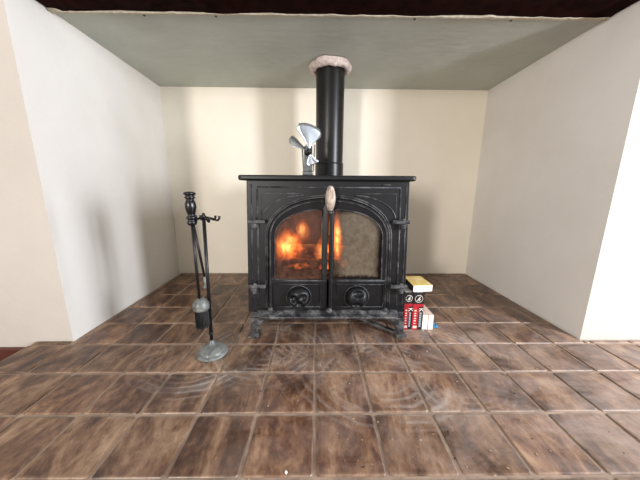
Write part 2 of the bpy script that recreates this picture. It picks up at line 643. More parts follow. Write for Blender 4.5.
def emit_tile(bm, x0, x1, y0, y1):
    if x1 - x0 < 0.006 or y1 - y0 < 0.006:
        return
    g = 0.0042
    x0 += g; x1 -= g; y0 += g; y1 -= g
    if x1 - x0 < 0.004 or y1 - y0 < 0.004:
        return
    dz = random.uniform(-0.0007, 0.0003)
    tx, ty = random.uniform(-.0006, .0006), random.uniform(-.0006, .0006)
    c = min(0.004, (x1 - x0) * .3, (y1 - y0) * .3)

    def ringv(ins, z, c):
        a0, a1, b0, b1 = x0 + ins, x1 - ins, y0 + ins, y1 - ins
        pts = [(a0 + c, b0), (a1 - c, b0), (a1, b0 + c), (a1, b1 - c), (a1 - c, b1), (a0 + c, b1), (a0, b1 - c), (a0, b0 + c)]
        return [bm.verts.new((x, y, z + (tx * (x - (x0 + x1) / 2) + ty * (y - (y0 + y1) / 2)) * 10)) for x, y in pts]
    i2 = min(0.0026, (x1 - x0) * .2, (y1 - y0) * .2)
    R = [ringv(0, -0.010, c), ringv(0, -0.0022 + dz, c), ringv(i2 * .4, -0.0007 + dz, c), ringv(i2, dz, c)]
    for a, b in zip(R, R[1:]):
        for i in range(8):
            bm.faces.new((a[i], a[(i + 1) % 8], b[(i + 1) % 8], b[i]))
    bm.faces.new(R[-1])


for r in range(-5, 6):
    y0, y1 = (5.715 + r) * T, (6.715 + r) * T
    for c in range(-7, 12):
        x0, x1 = (c - 0.0156) * T, (c + 1 - 0.0156) * T
        xr0, xr1 = max(x0, XL_F + .003), min(x1, XR_F - .007)
        if y1 <= YF + 1e-6:
            emit_tile(ntile, x0, x1, y0, y1)
        elif y0 >= YF:
            emit_tile(ntile, xr0, xr1, y0, min(y1, YB - .001))
        else:
            emit_tile(ntile, xr0, xr1, y0, y1)
            if x0 < XL_F:
                emit_tile(ntile, x0, min(x1, XL_F + .003), y0, YF)
            if x1 > XR_F:
                emit_tile(ntile, max(x0, XR_F - .007), x1, y0, YF)
hearth = struct('floor', bm, m_grout)
hearth['label'] = 'raised hearth laid with brown glazed square tiles'
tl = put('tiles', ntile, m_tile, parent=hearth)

bm = BM()
x = -2.4
box(bm, -2.4, HX0 + .003, -1.6, YF, SUB - 0.02, SUB)
box(bm, HX0 + .003, 2.4, -1.6, HY0 + .003, SUB - 0.02, SUB)
struct('floor', bm, m_redwood)

# walls
def face_mat(o):
    for p in o.data.polygons:
        if p.normal.y < -0.9:
            p.material_index = 1
    return o


bm = BM()
hexa(bm, [(XL_F, YF, SUB), (XL_B, YB, SUB), (-1.15, YB, SUB), (-1.15, YF, SUB),
          (XL_F, YF, WALL_TOP), (XL_B, YB, WALL_TOP), (-1.15, YB, WALL_TOP), (-1.15, YF, WALL_TOP)])
box(bm, -2.4, -1.15, YF, YF + 0.2, SUB, WALL_TOP)
bmesh.ops.remove_doubles(bm, verts=bm.verts[:], dist=1e-5)
face_mat(struct('wall_left', bm, [m_wall, m_face]))
bm = BM()
YR = 0.919
hexa(bm, [(XR_F, YR, SUB), (1.3, YR, SUB), (1.3, YB, SUB), (XR_B, YB, SUB),
          (XR_F, YR, WALL_TOP), (1.3, YR, WALL_TOP), (1.3, YB, WALL_TOP), (XR_B, YB, WALL_TOP)])
box(bm, 1.3, 2.6, YR, YR + 0.2, SUB, WALL_TOP)
face_mat(struct('wall_right', bm, [m_wall, m_face]))
bm = BM()
box(bm, -1.15, 1.3, YB, YB + 0.12, SUB, WALL_TOP)
struct('wall_back', bm, m_wall_back)

# soffit board of the recess
bm = BM()
BY = 1.064
zl, zr, zbl, zbr = 1.200, 1.203, 1.186, 1.186
hexa(bm, [(XL_F - .004, BY, zl), (XR_F, BY, zr), (XR_B, YB, zbr), (XL_B, YB, zbl),
          (XL_F - .004, BY, zl + .03), (XR_F, BY, zr + .03), (XR_B, YB, zbr + .03), (XL_B, YB, zbl + .03)])
ceil = struct('ceiling', bm, m_soffit)
ceil['label'] = 'grey-green painted board closing the top of the fireplace recess'
for x in (-0.63, -0.37, 0.36, 0.72):
    bm = BM()
    yy = BY + 0.022
    lathe(bm, [(0.0045, -0.0012), (0.0045, 0.002)], (x, yy, zl + (zr - zl) * (x + .95) / 2.0 + (zbl - zl) * (yy - BY) / (YB - BY)), 12)
    put('screw', bm, m_blackcover, parent=ceil)

# dark beam over the opening, hewn surface
bm = BM()
nx, prof = 70, []
y0b, y1b, z0b, z1b = YF - 0.01, BY, 1.196, 1.42
pp = [(y1b, z1b), (y0b, z1b), (y0b, z0b + .02), (y0b + .02, z0b)] + [(y0b + .02 + (y1b - y0b - .02) * k / 5, z0b) for k in range(1, 6)]
rings = []
for i in range(nx + 1):
    xx = XL_F + .002 + (XR_F - XL_F - .004) * i / nx
    ring = []
    for (yy, zz) in pp:
        n1 = mn.noise(Vector((xx * 6, yy * 22, zz * 12))) * 0.006
        ring.append(bm.verts.new((xx, yy, zz + n1 - (0 if zz > 1.3 else -0.001 * 0) + (zr - zl) * i / nx)))
    rings.append(ring)
for a, b in zip(rings, rings[1:]):
    n = len(a)
    for k in range(n):
        bm.faces.new((a[k], a[(k + 1) % n], b[(k + 1) % n], b[k]))
bm.faces.new(rings[0][::-1]); bm.faces.new(rings[-1])
o = put('ceiling_beam', bm, m_beam)
tag(o, 'dark stained rough wooden beam across the top of the fireplace opening', 'beam')
# chimney breast above the beam
bm = BM()
box(bm, XL_F + .001, XR_F - .001, YF, YF + 0.14, 1.435, WALL_TOP)
struct('wall_front', bm, m_wall)

# ragged plaster edge between board and beam
bm = BM()
prev = None
nseg = 150
for i in range(nseg + 1):
    xx = XL_F + .004 + (XR_F - XL_F - .008) * i / nseg
    z = zl + (zr - zl) * i / nseg - 0.0085
    wdt = 0.004 + 0.005 * abs(mn.noise(Vector((xx * 9, 1, 0)))) + 0.007 * max(0, mn.noise(Vector((xx * 28, 2, 0))))
    if xx > 0.6: wdt += 0.010 * max(0, mn.noise(Vector((xx * 14, 4, 0)))) + 0.003
    if xx < -0.9: wdt += 0.012
    ya, yb = BY - wdt, BY + 0.003 + 0.002 * mn.noise(Vector((xx * 20, 7, 0)))
    q = [bm.verts.new((xx, ya, z)), bm.verts.new((xx, yb, z)), bm.verts.new((xx, yb, z + 0.0085)), bm.verts.new((xx, ya, z + 0.0085))]
    if prev:
        for k in range(4):
            bm.faces.new((prev[k], prev[(k + 1) % 4], q[(k + 1) % 4], q[k]))
    else:
        bm.faces.new(q[::-1])
    prev = q
bm.faces.new(prev)
struct('trim_1', bm, m_lip)

# skirting board left of the hearth
bm = BM()
box(bm, -2.4, HX0 - .001, YF - 0.014, YF - 0.0005, SUB, -0.026)
struct('baseboard_left', bm, m_redwood, bevel=0.003)

# ------------------------------------------------------------------ stove
CX = 0.0455


def taper(bm, about=CX):
    for v in bm.verts:
        v.co.x = about + (v.co.x - about) * (1 + 0.055 * (0.42 - v.co.z) / 0.5)
    return bm


def arch(cx, hw, zb, zs, zt, n=40, e=2.15, side=0):
    """closed contour; side -1 only left half up to cx, +1 right half"""
    pts = [(cx - hw, zb), (cx - hw, zs)]
    for i in range(1, n):
        t = math.pi * (1 - i / n)
        c, s = math.cos(t), math.sin(t)
        pts.append((cx + hw * math.copysign(abs(c) ** (2 / e), c), zs + (zt - zs) * abs(s) ** (2 / e)))
    pts += [(cx + hw, zs), (cx + hw, zb)]
    return pts


def clip(poly, x, keep):
    """clip polygon by the vertical line x; keep -1 = left side"""
    out = []
    n = len(poly)
    for i in range(n):
        p, q = poly[i], poly[(i + 1) % n]
        ip, iq = (p[0] - x) * keep >= 0, (q[0] - x) * keep >= 0
        if ip:
            out.append(p)
        if ip != iq:
            t = (x - p[0]) / (q[0] - p[0])
            out.append((x, p[1] + t * (q[1] - p[1])))
    return out


stove = thing('wood_stove', (CX, 1.19, 0), 'black cast iron wood burning stove with two arched glass doors', 'stove')
FY = 0.936          # face of the body
BH = 0.2985          # half width at mid height
ZB, ZT = 0.108, 0.614
BX = 0.0425
# body
bm = BM()
big = arch(CX, 0.2235, 0.121, 0.405, 0.5515, e=2.2)
ring_plate(bm, big, [(BX - BH, ZB), (BX + BH, ZB), (BX + BH, ZT), (BX - BH, ZT)], FY, FY + 0.016, c=(CX, 0.33))
BK = 1.50
box(bm, BX - BH, BX - BH + 0.012, FY + 0.016, BK, ZB, ZT)
box(bm, BX + BH - 0.012, BX + BH, FY + 0.016, BK, ZB, ZT)
box(bm, BX - BH + 0.012, BX + BH - 0.012, BK - 0.012, BK, ZB, ZT)
box(bm, BX - BH + 0.012, BX + BH - 0.012, FY + 0.016, BK - 0.012, ZB, ZB + 0.012)
box(bm, BX - BH + 0.012, BX + BH - 0.012, FY + 0.016, BK - 0.012, ZT - 0.012, ZT)
ring_plate(bm, arch(CX, 0.212, 0.133, 0.405, 0.535, e=2.2), arch(CX, 0.255, 0.115, 0.405, 0.575, e=2.2), FY + 0.0105, FY + 0.0155, c=(CX, 0.33))
taper(bm, BX)
put('body', bm, m_iron, stove, bevel=0.0025)

# lining bricks inside, and grate floor
bm = BM()
LX = 0.262
for row in range(3):
    for k in range(5):
        w = 2 * LX / 5
        box(bm, CX - LX + k * w + .001, CX - LX + (k + 1) * w - .001, 1.285, 1.31, 0.235 + row * 0.115, 0.235 + (row + 1) * 0.115 - .002)
for sgn in (-1, 1):
    for k in range(2):
        a, b = CX + sgn * LX, CX + sgn * (LX - .022)
        box(bm, min(a, b), max(a, b), 0.975 + k * .155, 0.975 + (k + 1) * .155 - .002, 0.235, 0.50)
put('firebrick_lining', bm, m_brick, stove)
bm = BM()
box(bm, CX - .262, CX + .262, 0.965, 1.31, 0.222, 0.234)
for k in range(9):
    xx = CX - .2 + k * .05
    box(bm, xx - .008, xx + .008, 1.0, 1.27, 0.234, 0.242)
put('grate', bm, m_iron, stove, bevel=0.001)

# beads: all the raised lines cast into the front
bm = BM()
BR = 0.0021


def bead(pts, r=BR, y=None, closed=False, bmx=None):
    tube(bmx if bmx is not None else bm, [(p[0], (y if y is not None else FY), p[1]) for p in pts], r, 8, closed)


for off, r in ((0.0035, 0.0028), (0.0105, 0.0026)):
    a = arch(CX, 0.2235 + off, 0.121, 0.405, 0.5515 + off, e=2.2)
    bead(a, r)
for s in (-1, 1):
    bead([(CX + s * 0.2625, 0.135), (CX + s * 0.2625, 0.585)], 0.0035)
    bead([(CX + s * 0.284, 0.125), (CX + s * 0.284, 0.60)], 0.0022)
    # spandrel panel
    P = [(CX + s * 0.247, 0.475), (CX + s * 0.247, 0.568), (CX + s * 0.105, 0.568)]
    bead(P, 0.0020)
    sw = []
    for i in range(17):
        u = i / 16
        sw.append((CX + s * (0.094 + (0.247 - 0.094) * math.sin(u * math.pi / 2) ** 0.95), 0.562 - (0.562 - 0.475) * (1 - math.cos(u * math.pi / 2)) ** 0.9))
    bead(sw, 0.0028)
bead([(CX - 0.262, 0.590), (CX + 0.262, 0.590)], 0.0030)
taper(bm)
put('cast_ridges', bm, m_iron_edge, stove, smooth=True, label='greyer raised lines cast into the stove front')

# top plate
bm = BM()
TZ0, TZ1 = 0.6125, 0.6315
tl_ = [(-0.277, 0.917), (0.3545, 0.917), (0.3545, 1.48), (-0.277, 1.53)]
lay = [(0.012, TZ0), (0.004, TZ0 + .001), (0.0, TZ0 + .005), (0.0, TZ1 - .005), (0.0025, TZ1 - .001), (0.008, TZ1)]
RG = []
for ins, z in lay:
    ring = []
    rad = 0.018
    for (cx_, cy_, a0) in ((tl_[0][0] + rad, tl_[0][1] + rad, math.pi), (tl_[1][0] - rad, tl_[1][1] + rad, 1.5 * math.pi), (tl_[2][0] - rad, tl_[2][1] - rad, 0), (tl_[3][0] + rad, tl_[3][1] - rad, .5 * math.pi)):
        for k in range(7):
            a = a0 + k / 6 * math.pi / 2
            ring.append(bm.verts.new((cx_ + (rad - ins) * math.cos(a), cy_ + (rad - ins) * math.sin(a), z)))
    RG.append(ring)
for a, b in zip(RG, RG[1:]):
    for k in range(len(a)):
        bm.faces.new((a[k], a[(k + 1) % len(a)], b[(k + 1) % len(a)], b[k]))
bm.faces.new(RG[0][::-1]); bm.faces.new(RG[-1])
put('top_plate', bm, m_iron, stove, smooth=False, bevel=0.001)

# ash lip along the foot of the doors
bm = BM()
prof = [(0.936, 0.112), (0.936, 0.086), (0.914, 0.088), (0.898, 0.096), (0.894, 0.102), (0.896, 0.108), (0.902, 0.108), (0.914, 0.110), (0.926, 0.1185), (0.936, 0.1185)]
xa, xb = CX - 0.272, CX + 0.272
A = [bm.verts.new((xa + (0.012 if p[0] < .9 else 0), p[0], p[1])) for p in prof]
B = [bm.verts.new((xb - (0.012 if p[0] < .9 else 0), p[0], p[1])) for p in prof]
bm.faces.new(A); bm.faces.new(B[::-1])
for k in range(len(prof)):
    bm.faces.new((A[k], B[k], B[(k + 1) % len(prof)], A[(k + 1) % len(prof)]))
put('ash_lip', bm, m_iron_dusty, stove, bevel=0.0012, label='ash-dusted ledge under the doors')
# base skirt
bm = BM()
box(bm, CX - 0.302, CX + 0.302, 0.9365, BK - .01, 0.084, 0.1075)
put('base_rail', bm, m_iron_dusty, stove, bevel=0.003)

# legs
for s in (-1, 1):
    for yf, dy in ((0.922, 1), (1.48, -1)):
        bm = BM()
        xo_t, xi_t = CX + s * 0.305, CX + s * 0.246
        xo_b, xi_b = CX + s * 0.314, CX + s * 0.279
        ym = yf + dy * 0.05
        levels = [(0.0, 0.0, -0.003), (0.010, 0.0, -0.003), (0.016, 0.004, 0.004), (0.05, 0.003, 0.0), (0.084, 0, 0)]
        rr = []
        for z, ins, fl in levels:
            u = z / 0.084
            u2 = u ** 1.6
            xo = xo_b + (xo_t - xo_b) * u - s * ins - s * fl
            xi = xi_b + (xi_t - xi_b) * u2 + s * ins + s * fl
            ya = yf + dy * (0.008 * u + ins)
            yb = ym - dy * ins
            rr.append([bm.verts.new(p) for p in ((xo, ya, z), (xi, ya, z), (xi, yb, z), (xo, yb, z))])
        for a, b in zip(rr, rr[1:]):
            for k in range(4):
                bm.faces.new((a[k], a[(k + 1) % 4], b[(k + 1) % 4], b[k]))
        bm.faces.new(rr[0][::-1]); bm.faces.new(rr[-1])
        put('leg', bm, m_iron_dusty, stove, bevel=0.003)

# doors
DY0, DY1 = 0.9275, 0.945
G0 = 0.0245 / 1          # half gap of the middle bars


def knob_bm(cx, cz, rot, hollows):
    b = BM()
    R = 0.0425
    Y0 = DY0 + 0.001
    nr, na = 16, 56
    rings = []
    for i in range(nr + 1):
        u = i / nr
        ring = []
        for k in range(na):
            a = 2 * math.pi * k / na
            r = R * math.sin(u * math.pi / 2 * 0.995) if i < nr else R
            x, z = r * math.cos(a), r * math.sin(a)
            h = 0.024 * (1 - (r / R) ** 4.0) + 0.008
            for (hx, hz, hr, dep) in hollows:
                ca, sa = math.cos(rot), math.sin(rot)
                X, Z = hx * ca - hz * sa, hx * sa + hz * ca
                d = math.hypot((x - X) / hr[0], (z - Z) / hr[1])
                h -= dep * math.exp(-(d ** 4))
            ring.append(b.verts.new((cx + x, Y0 - max(h, 0.004), cz + z)))
        rings.append(ring)
    c = b.verts.new((cx, Y0 - 0.030, cz))
    for k in range(na):
        b.faces.new((c, rings[1][k], rings[1][(k + 1) % na]))
    for v in rings[0]:
        b.verts.remove(v)
    for A_, B_ in zip(rings[1:], rings[2:]):
        for k in range(na):
            b.faces.new((A_[k], A_[(k + 1) % na], B_[(k + 1) % na], B_[k]))
    back = [b.verts.new((cx + R * .92 * math.cos(2 * math.pi * k / na), Y0, cz + R * .92 * math.sin(2 * math.pi * k / na))) for k in range(na)]
    for k in range(na):
        b.faces.new((rings[-1][k], rings[-1][(k + 1) % na], back[(k + 1) % na], back[k]))
    b.faces.new(back)
    return b


outer = arch(CX, 0.2215, 0.1235, 0.405, 0.5495, e=2.2)
inner = arch(CX, 0.1995, 0.246, 0.405, 0.5125, e=2.3)
for s in (-1, 1):
    od = clip(outer, CX + s * 0.0015 if s > 0 else CX - 0.004, s)
    idr = clip(inner, CX + (0.0175 if s > 0 else -0.0235), s)
    cc = (CX + s * 0.105, 0.37)
    bm = BM()
    # split the frame: ring round the glass on the upper part, panel below
    up_o = [p for p in clip([(p[1], p[0]) for p in od], 0.235, 1)]
    up_o = [(p[1], p[0]) for p in up_o]
    lo_o = [(p[1], p[0]) for p in clip([(p[1], p[0]) for p in od], 0.235, -1)]
    ring_plate(bm, idr, up_o, DY0, DY1, c=cc, yi0=DY0 + 0.004)
    # lower panel with recessed air panel
    lx0, lx1 = sorted((CX + s * 0.030, CX + s * 0.208))
    rec = [(lx0, 0.133), (lx1, 0.133), (lx1, 0.2265), (lx0, 0.2265)]
    ring_plate(bm, rec, lo_o, DY0, DY1, c=((lx0 + lx1) / 2, 0.18))
    box(bm, lx0, lx1, DY0 + 0.004, DY1, 0.133, 0.2265)
    taper(bm)
    door = put('door', bm, m_iron, stove, bevel=0.0015)
    # edging lines of the door
    bm = BM()
    gx = idr
    bead([(p[0], p[1]) for p in idr], 0.0024, DY0 + 0.002, True)
    o2 = [(CX + (p[0] - CX) * 0.965, p[1] if p[1] < .13 else 0.1235 + (p[1] - .1235) * 0.985) for p in od]
    o2 = [p for p in o2 if (p[0] - CX) * s > 0.0 and p[1] > .13]
    half = [p for p in arch(CX, 0.2155, 0.130, 0.405, 0.5425, e=2.2) if (p[0] - CX) * s > 0.012]
    bead(half, 0.0024, DY0)
    bead([(lx0, 0.1335), (lx1, 0.1335), (lx1, 0.226), (lx0, 0.226)], 0.0018, DY0, True)
    bead([(lx0 - .004, 0.2405), (lx1 + .004, 0.2405)], 0.0028, DY0)
    taper(bm)
    put('door_edging', bm, m_iron_edge, door, smooth=True, label='worn grey edging lines')
    bm = BM()
    gp = [(cc[0] + (p[0] - cc[0]) * 1.03, cc[1] + (p[1] - cc[1]) * 1.03) for p in idr]
    prism_xz(bm, gp, DY1 - 0.0085, DY1 - 0.0045)
    taper(bm)
    put('glass_pane', bm, m_glass_l if s < 0 else m_glass_r, door,
        label='thinly smoked glass with the fire behind it' if s < 0 else 'glass mostly coated in tan soot')
    kx = -0.067 if s < 0 else 0.1565
    if s < 0:
        H = [(0.0185 * math.cos(a), 0.0185 * math.sin(a), (0.0135, 0.0135), 0.017) for a in (math.pi * .93, math.pi * .07, math.pi * 1.5)]
        kb = knob_bm(kx, 0.1735, 0.12, H)
    else:
        H = [(0.0, 0.0210, (0.0185, 0.0115), 0.018), (0.0, -0.0245, (0.0185, 0.0115), 0.018)]
        kb = knob_bm(kx, 0.1735, -0.1, H)
    put('air_control_knob', kb, m_iron, door, smooth=True)
    bm = BM()
    tube(bm, [(kx + 0.0465 * math.cos(a), DY0 + 0.002, 0.1735 + 0.0465 * math.sin(a)) for a in [2 * math.pi * k / 40 for k in range(40)]], 0.0024, 8, True)
    put('knob_ring', bm, m_iron_edge, door, smooth=True)
    # hinges
    for hz in (0.468, 0.220):
        bm = BM()
        x0, x1 = sorted((CX + s * 0.232, CX + s * 0.295))
        box(bm, x0, x1, 0.914, 0.9265, hz - 0.006, hz + 0.007)
        xc = CX + s * 0.272
        lathe(bm, [(0.0085, -0.027), (0.0095, -0.024), (0.0095, -0.008), (0.0085, -0.006)], (xc, 0.920, hz), 16)
        lathe(bm, [(0.0075, 0.007), (0.0075, 0.011), (0.004, 0.014)], (xc, 0.920, hz), 16)
        box(bm, min(CX + s * .262, CX + s * .290), max(CX + s * .262, CX + s * .290), 0.924, 0.9365, hz - 0.022, hz + 0.004)
        taper(bm)
        put('hinge', bm, m_iron_edge if hz > .3 else m_iron_dusty, door, bevel=0.002)
    # hinge foot
    bm = BM()
    xc = CX + s * 0.2165
    lathe(bm, [(0.0095, 0.119), (0.0105, 0.123), (0.0085, 0.128), (0.0055, 0.132)], (xc, 0.925, 0), 16)
    taper(bm)
    put('door_foot', bm, m_iron_dusty, door, smooth=True)
    if s > 0:
        bm = BM()
        # closing bar on the right-hand door
        pr = [(CX + .0015, DY0 - .001), (CX + .0015, DY0 - .008), (CX + .005, DY0 - .0115), (CX + .0125, DY0 - .0115), (CX + .0165, DY0 - .008), (CX + .0165, DY0 - .001)]
        a = [bm.verts.new((p[0], p[1], 0.128)) for p in pr]
        b = [bm.verts.new((p[0], p[1], 0.512)) for p in pr]
        bm.faces.new(a); bm.faces.new(b[::-1])
        for k in range(len(pr)):
            bm.faces.new((a[k], a[(k + 1) % len(pr)], b[(k + 1) % len(pr)], b[k]))
        put('closing_bar', bm, m_iron, door, bevel=0.001)
        bm = BM()
        lathe(bm, [(0.012, 0.1185), (0.013, 0.123), (0.010, 0.129), (0.007, 0.134)], (CX + .004, 0.918, 0), 16)
        put('door_foot', bm, m_iron_dusty, door, smooth=True)
        # handle
        bm = BM()
        pts, rs = [], []
        for k in range(15):
            u = k / 14
            pts.append((CX + 0.003, 0.905 - 0.004 * math.sin(u * math.pi), 0.509 + 0.086 * u))
            rs.append(0.0055 + 0.0125 * math.sin(min(1, u * 1.02) * math.pi * 0.93 + .05) ** 0.75 if 0 < k < 14 else 0.006)
        tube(bm, pts, rs, 20)
        h = put('handle', bm, m_handle, door, smooth=True, label='pale worn wooden door handle')
        bm = BM()
        lathe(bm, [(0.0062, 0), (0.0075, 0.003), (0.0062, 0.010)], (CX + 0.003, 0.905, 0.499), 16)
        lathe(bm, [(0.006, 0), (0.006, 0.022)], (CX + 0.003, 0.927, 0.5045), 12, axis='Y')
        put('ferrule', bm, m_iron_edge, h, smooth=True)

# top slot with its little lever
bm = BM()
box(bm, 0.206, 0.250, 0.9335, 0.9365, 0.5955, 0.6025)
sl = put('air_slot', bm, m_black, stove)
bm = BM()
box(bm, 0.238, 0.262, 0.926, 0.9345, 0.5970, 0.6020)
put('slot_lever', bm, m_iron_edge, sl, bevel=0.001)

# ------------------------------------------------------------------ fire
lg = [((CX - .20, 1.05, 0.268), (CX + .12, 1.06, 0.268), .024, 'charred log lying nearest the glass, low on the grate'),
      ((CX - .10, 1.15, 0.270), (CX + .19, 1.14, 0.270), .026, 'charred log at the back of the grate, reaching furthest right'),
      ((CX - .17, 1.115, 0.318), (CX + .13, 1.105, 0.318), .022, 'upper charred log resting across the two lower ones')]
for a, b, r, lab in lg:
    bm = BM()
    a, b = Vector(a), Vector(b)
    pts = [a.lerp(b, k / 12) + Vector((0, 0, 0.004 * mn.noise(Vector((k * .7, r * 99, 0))))) for k in range(13)]
    tube(bm, pts, [r * (0.85 if k in (0, 12) else 1 + .12 * mn.noise(Vector((k, r * 50, 3)))) for k in range(13)], 14)
    for v in bm.verts:
        v.co += Vector((1, 1, 1)) * 0.004 * mn.noise(v.co * 40)
    o = put('firewood_log', bm, m_log, smooth=True)
    tag(o, lab, 'log', 'logs burning in the stove')


def flame(c, rx, ry, rz, strength, seed, lean, lab, hot=.5):
    b = BM()
    bmesh.ops.create_icosphere(b, subdivisions=4, radius=1)
    for v in b.verts:
        u = (v.co.z + 1) / 2
        k = 1.0 - 0.75 * u ** 1.6
        w = mn.noise(v.co * 1.4 + Vector((seed, 0, 0))) * 0.22
        v.co = Vector((c[0] + v.co.x * rx * (k + w) + lean * u * u, c[1] + v.co.y * ry * (k + w), c[2] + v.co.z * rz))
    o = put('flame', b, flame_mat('flame_gas', strength, seed, hot), smooth=True)
    tag(o, lab, 'fire', 'flames in the stove')


flame((-0.128, 1.07, 0.345), .095, .06, .092, 150, 1.3, .01, 'broad yellow-orange flame at the left of the fire')
flame((-0.062, 1.10, 0.405), .046, .03, .066, 120, 4.1, .0, 'small upright flame licking above the middle log')
flame((0.020, 1.06, 0.325), .045, .04, .095, 110, 7.7, .01, 'orange flame glowing beside the middle bar')
flame((0.088, 1.05, 0.385), .038, .035, .135, 190, 2.9, -.012, 'tall thin flame at the left edge of the right-hand glass')
fl = bpy.data.lights.new('fire_glow', 'POINT')
fl.energy = 2.4
fl.color = (1.0, 0.36, 0.10)
fl.shadow_soft_size = 0.05
fo = link(bpy.data.objects.new('fire_glow', fl))
fo.location = (-0.07, 1.14, 0.40)

# ------------------------------------------------------------------ flue
PX, PY, PR = 0.068, 1.440, 0.0725
flue = thing('flue_pipe', (PX, PY, TZ1), 'black flue pipe rising from the stove top to the recess ceiling', 'pipe')
bm = BM()
lathe(bm, [(PR, 0.712 - TZ1), (PR, 1.17 - TZ1), (PR, 1.198 - TZ1)], (PX, PY, TZ1), 56)
pipe = put('pipe', bm, m_pipe, flue, smooth=True)
m = pipe.modifiers.new('split', 'EDGE_SPLIT')
bm = BM()
lathe(bm, [(PR + .006, 0.0), (PR + .006, 0.010), (PR + .0035, 0.012), (PR + .0035, 0.080), (PR + .001, 0.083)], (PX, PY, TZ1), 56)
o = put('collar', bm, m_pipe, flue, smooth=True)
o.modifiers.new('split', 'EDGE_SPLIT')
bm = BM()
tube(bm, [(PX + (PR + .0022) * math.cos(a), PY + (PR + .0022) * math.sin(a), TZ1 + 0.085) for a in [2 * math.pi * k / 56 for k in range(56)]], 0.0022, 8, True)
put('joint_ring', bm, m_iron_edge, flue, smooth=True)
bm = BM()
na, prof = 72, [(PR + .001, 1.163), (PR + .010, 1.158), (PR + .021, 1.160), (PR + .029, 1.168), (PR + .032, 1.178), (PR + .031, 1.192)]
rings = []
for j, (r, z) in enumerate(prof):
    ring = []
    for k in range(na):
        a = 2 * math.pi * k / na
        q = Vector((math.cos(a) * 2.2, math.sin(a) * 2.2, z * 30))
        dr = mn.noise(q) * 0.009 + mn.noise(q * 3) * 0.006
        dz = mn.noise(q * 1.7 + Vector((5, 5, 5))) * 0.007 if j < 4 else 0
        if j == 0: dr = 0
        rr = r + dr
        ring.append(bm.verts.new((PX + rr * math.cos(a), PY + rr * math.sin(a), z + dz)))
    rings.append(ring)
for a, b in zip(rings, rings[1:]):
    for k in range(na):
        bm.faces.new((a[k], a[(k + 1) % na], b[(k + 1) % na], b[k]))
put('fire_cement_seal', bm, m_cement, flue, smooth=True, label='rough pinkish-white cement seal around the pipe')

# ------------------------------------------------------------------ stove fan
fx, fy = -0.037, 1.19
fan = thing('stove_fan', (fx, fy, TZ1), 'silver heat-powered fan standing on the stove top left of the flue', 'fan')
bm = BM()
box(bm, fx - .042, fx + .030, fy - .026, fy + .026, TZ1, TZ1 + .012)
box(bm, fx - .026, fx + .022, fy - .016, fy + .016, TZ1 + .012, TZ1 + .030)
put('base', bm, m_silver_dark, fan, bevel=0.004)
bm = BM()
box(bm, fx - .019, fx + .017, fy - .010, fy + .004, TZ1 + .03, TZ1 + .135)
put('heat_plate', bm, m_silver_dark, fan, bevel=0.001)
bm = BM()
for k in range(4):
    xx = fx - .022 + k * .0145
    hexa(bm, [(xx - .002, fy - .013, TZ1 + .03), (xx + .003, fy - .013, TZ1 + .03), (xx + .003, fy + .013, TZ1 + .03), (xx - .002, fy + .013, TZ1 + .03),
              (xx * 1.0 - .002 + (k - 1.5) * .004, fy - .02, TZ1 + .14), (xx + .003 + (k - 1.5) * .004, fy - .02, TZ1 + .14), (xx + .003 + (k - 1.5) * .004, fy + .02, TZ1 + .14), (xx - .002 + (k - 1.5) * .004, fy + .02, TZ1 + .14)])
put('cooling_fins', bm, m_silver_dark, fan, bevel=0.0008)
HZ = 0.738
ax = Vector((0.30, -0.95, 0.05)).normalized()
hubc = Vector((fx + 0.004, fy - .045, HZ))
U = ax.cross(Vector((0, 0, 1))).normalized() * -1
V = U.cross(ax).normalized()
if V.z < 0: V = -V
bm = BM()
tube(bm, [hubc + ax * -0.03, hubc + ax * 0.004], 0.0125, 20)
put('motor', bm, m_black, fan, smooth=False, bevel=0.002)
bm = BM()
tube(bm, [hubc + ax * 0.004, hubc + ax * 0.012, hubc + ax * 0.016], [0.0095, 0.0095, 0.004], 20)
put('hub', bm, m_black, fan, bevel=0.001)
for ang in (88, 150, 285):
    bm = BM()
    a0 = math.radians(ang)
    nu, nv = 9, 9
    grid = []
    for i in range(nu + 1):
        u = i / nu
        r = 0.010 + {88: 0.104, 150: 0.086, 285: 0.046}[ang] * u
        half = math.radians(14 + {88: 26, 150: 13, 285: 14}[ang] * math.sin(min(1, u * 1.15) * math.pi / 2)) * (1.0 if u < .85 else 1 - (u - .85) * 2.0)
        row = []
        for j in range(nv + 1):
            t = (j / nv - .5) * 2
            a = a0 + half * t
            tw = r * math.sin(half) * t * (1.6 if ang == 150 else 0.5) + 0.010 * (t * t - .5) * u
            p = hubc + (U * math.cos(a) + V * math.sin(a)) * r + ax * (0.004 + tw)
            row.append(p)
        grid.append(row)
    f = [[bm.verts.new(p) for p in row] for row in grid]
    bk = [[bm.verts.new(p - ax * 0.0012) for p in row] for row in grid]
    for i in range(nu):
        for j in range(nv):
            bm.faces.new((f[i][j], f[i + 1][j], f[i + 1][j + 1], f[i][j + 1]))
            bm.faces.new((bk[i][j], bk[i][j + 1], bk[i + 1][j + 1], bk[i + 1][j]))
    for i in range(nu):
        for j in (0, nv):
            bm.faces.new((f[i][j], bk[i][j], bk[i + 1][j], f[i + 1][j]))
    for j in range(nv):
        for i in (0, nu):
            bm.faces.new((f[i][j], bk[i][j], bk[i][j + 1], f[i][j + 1]))
    put('blade', bm, m_silver, fan, smooth=True)

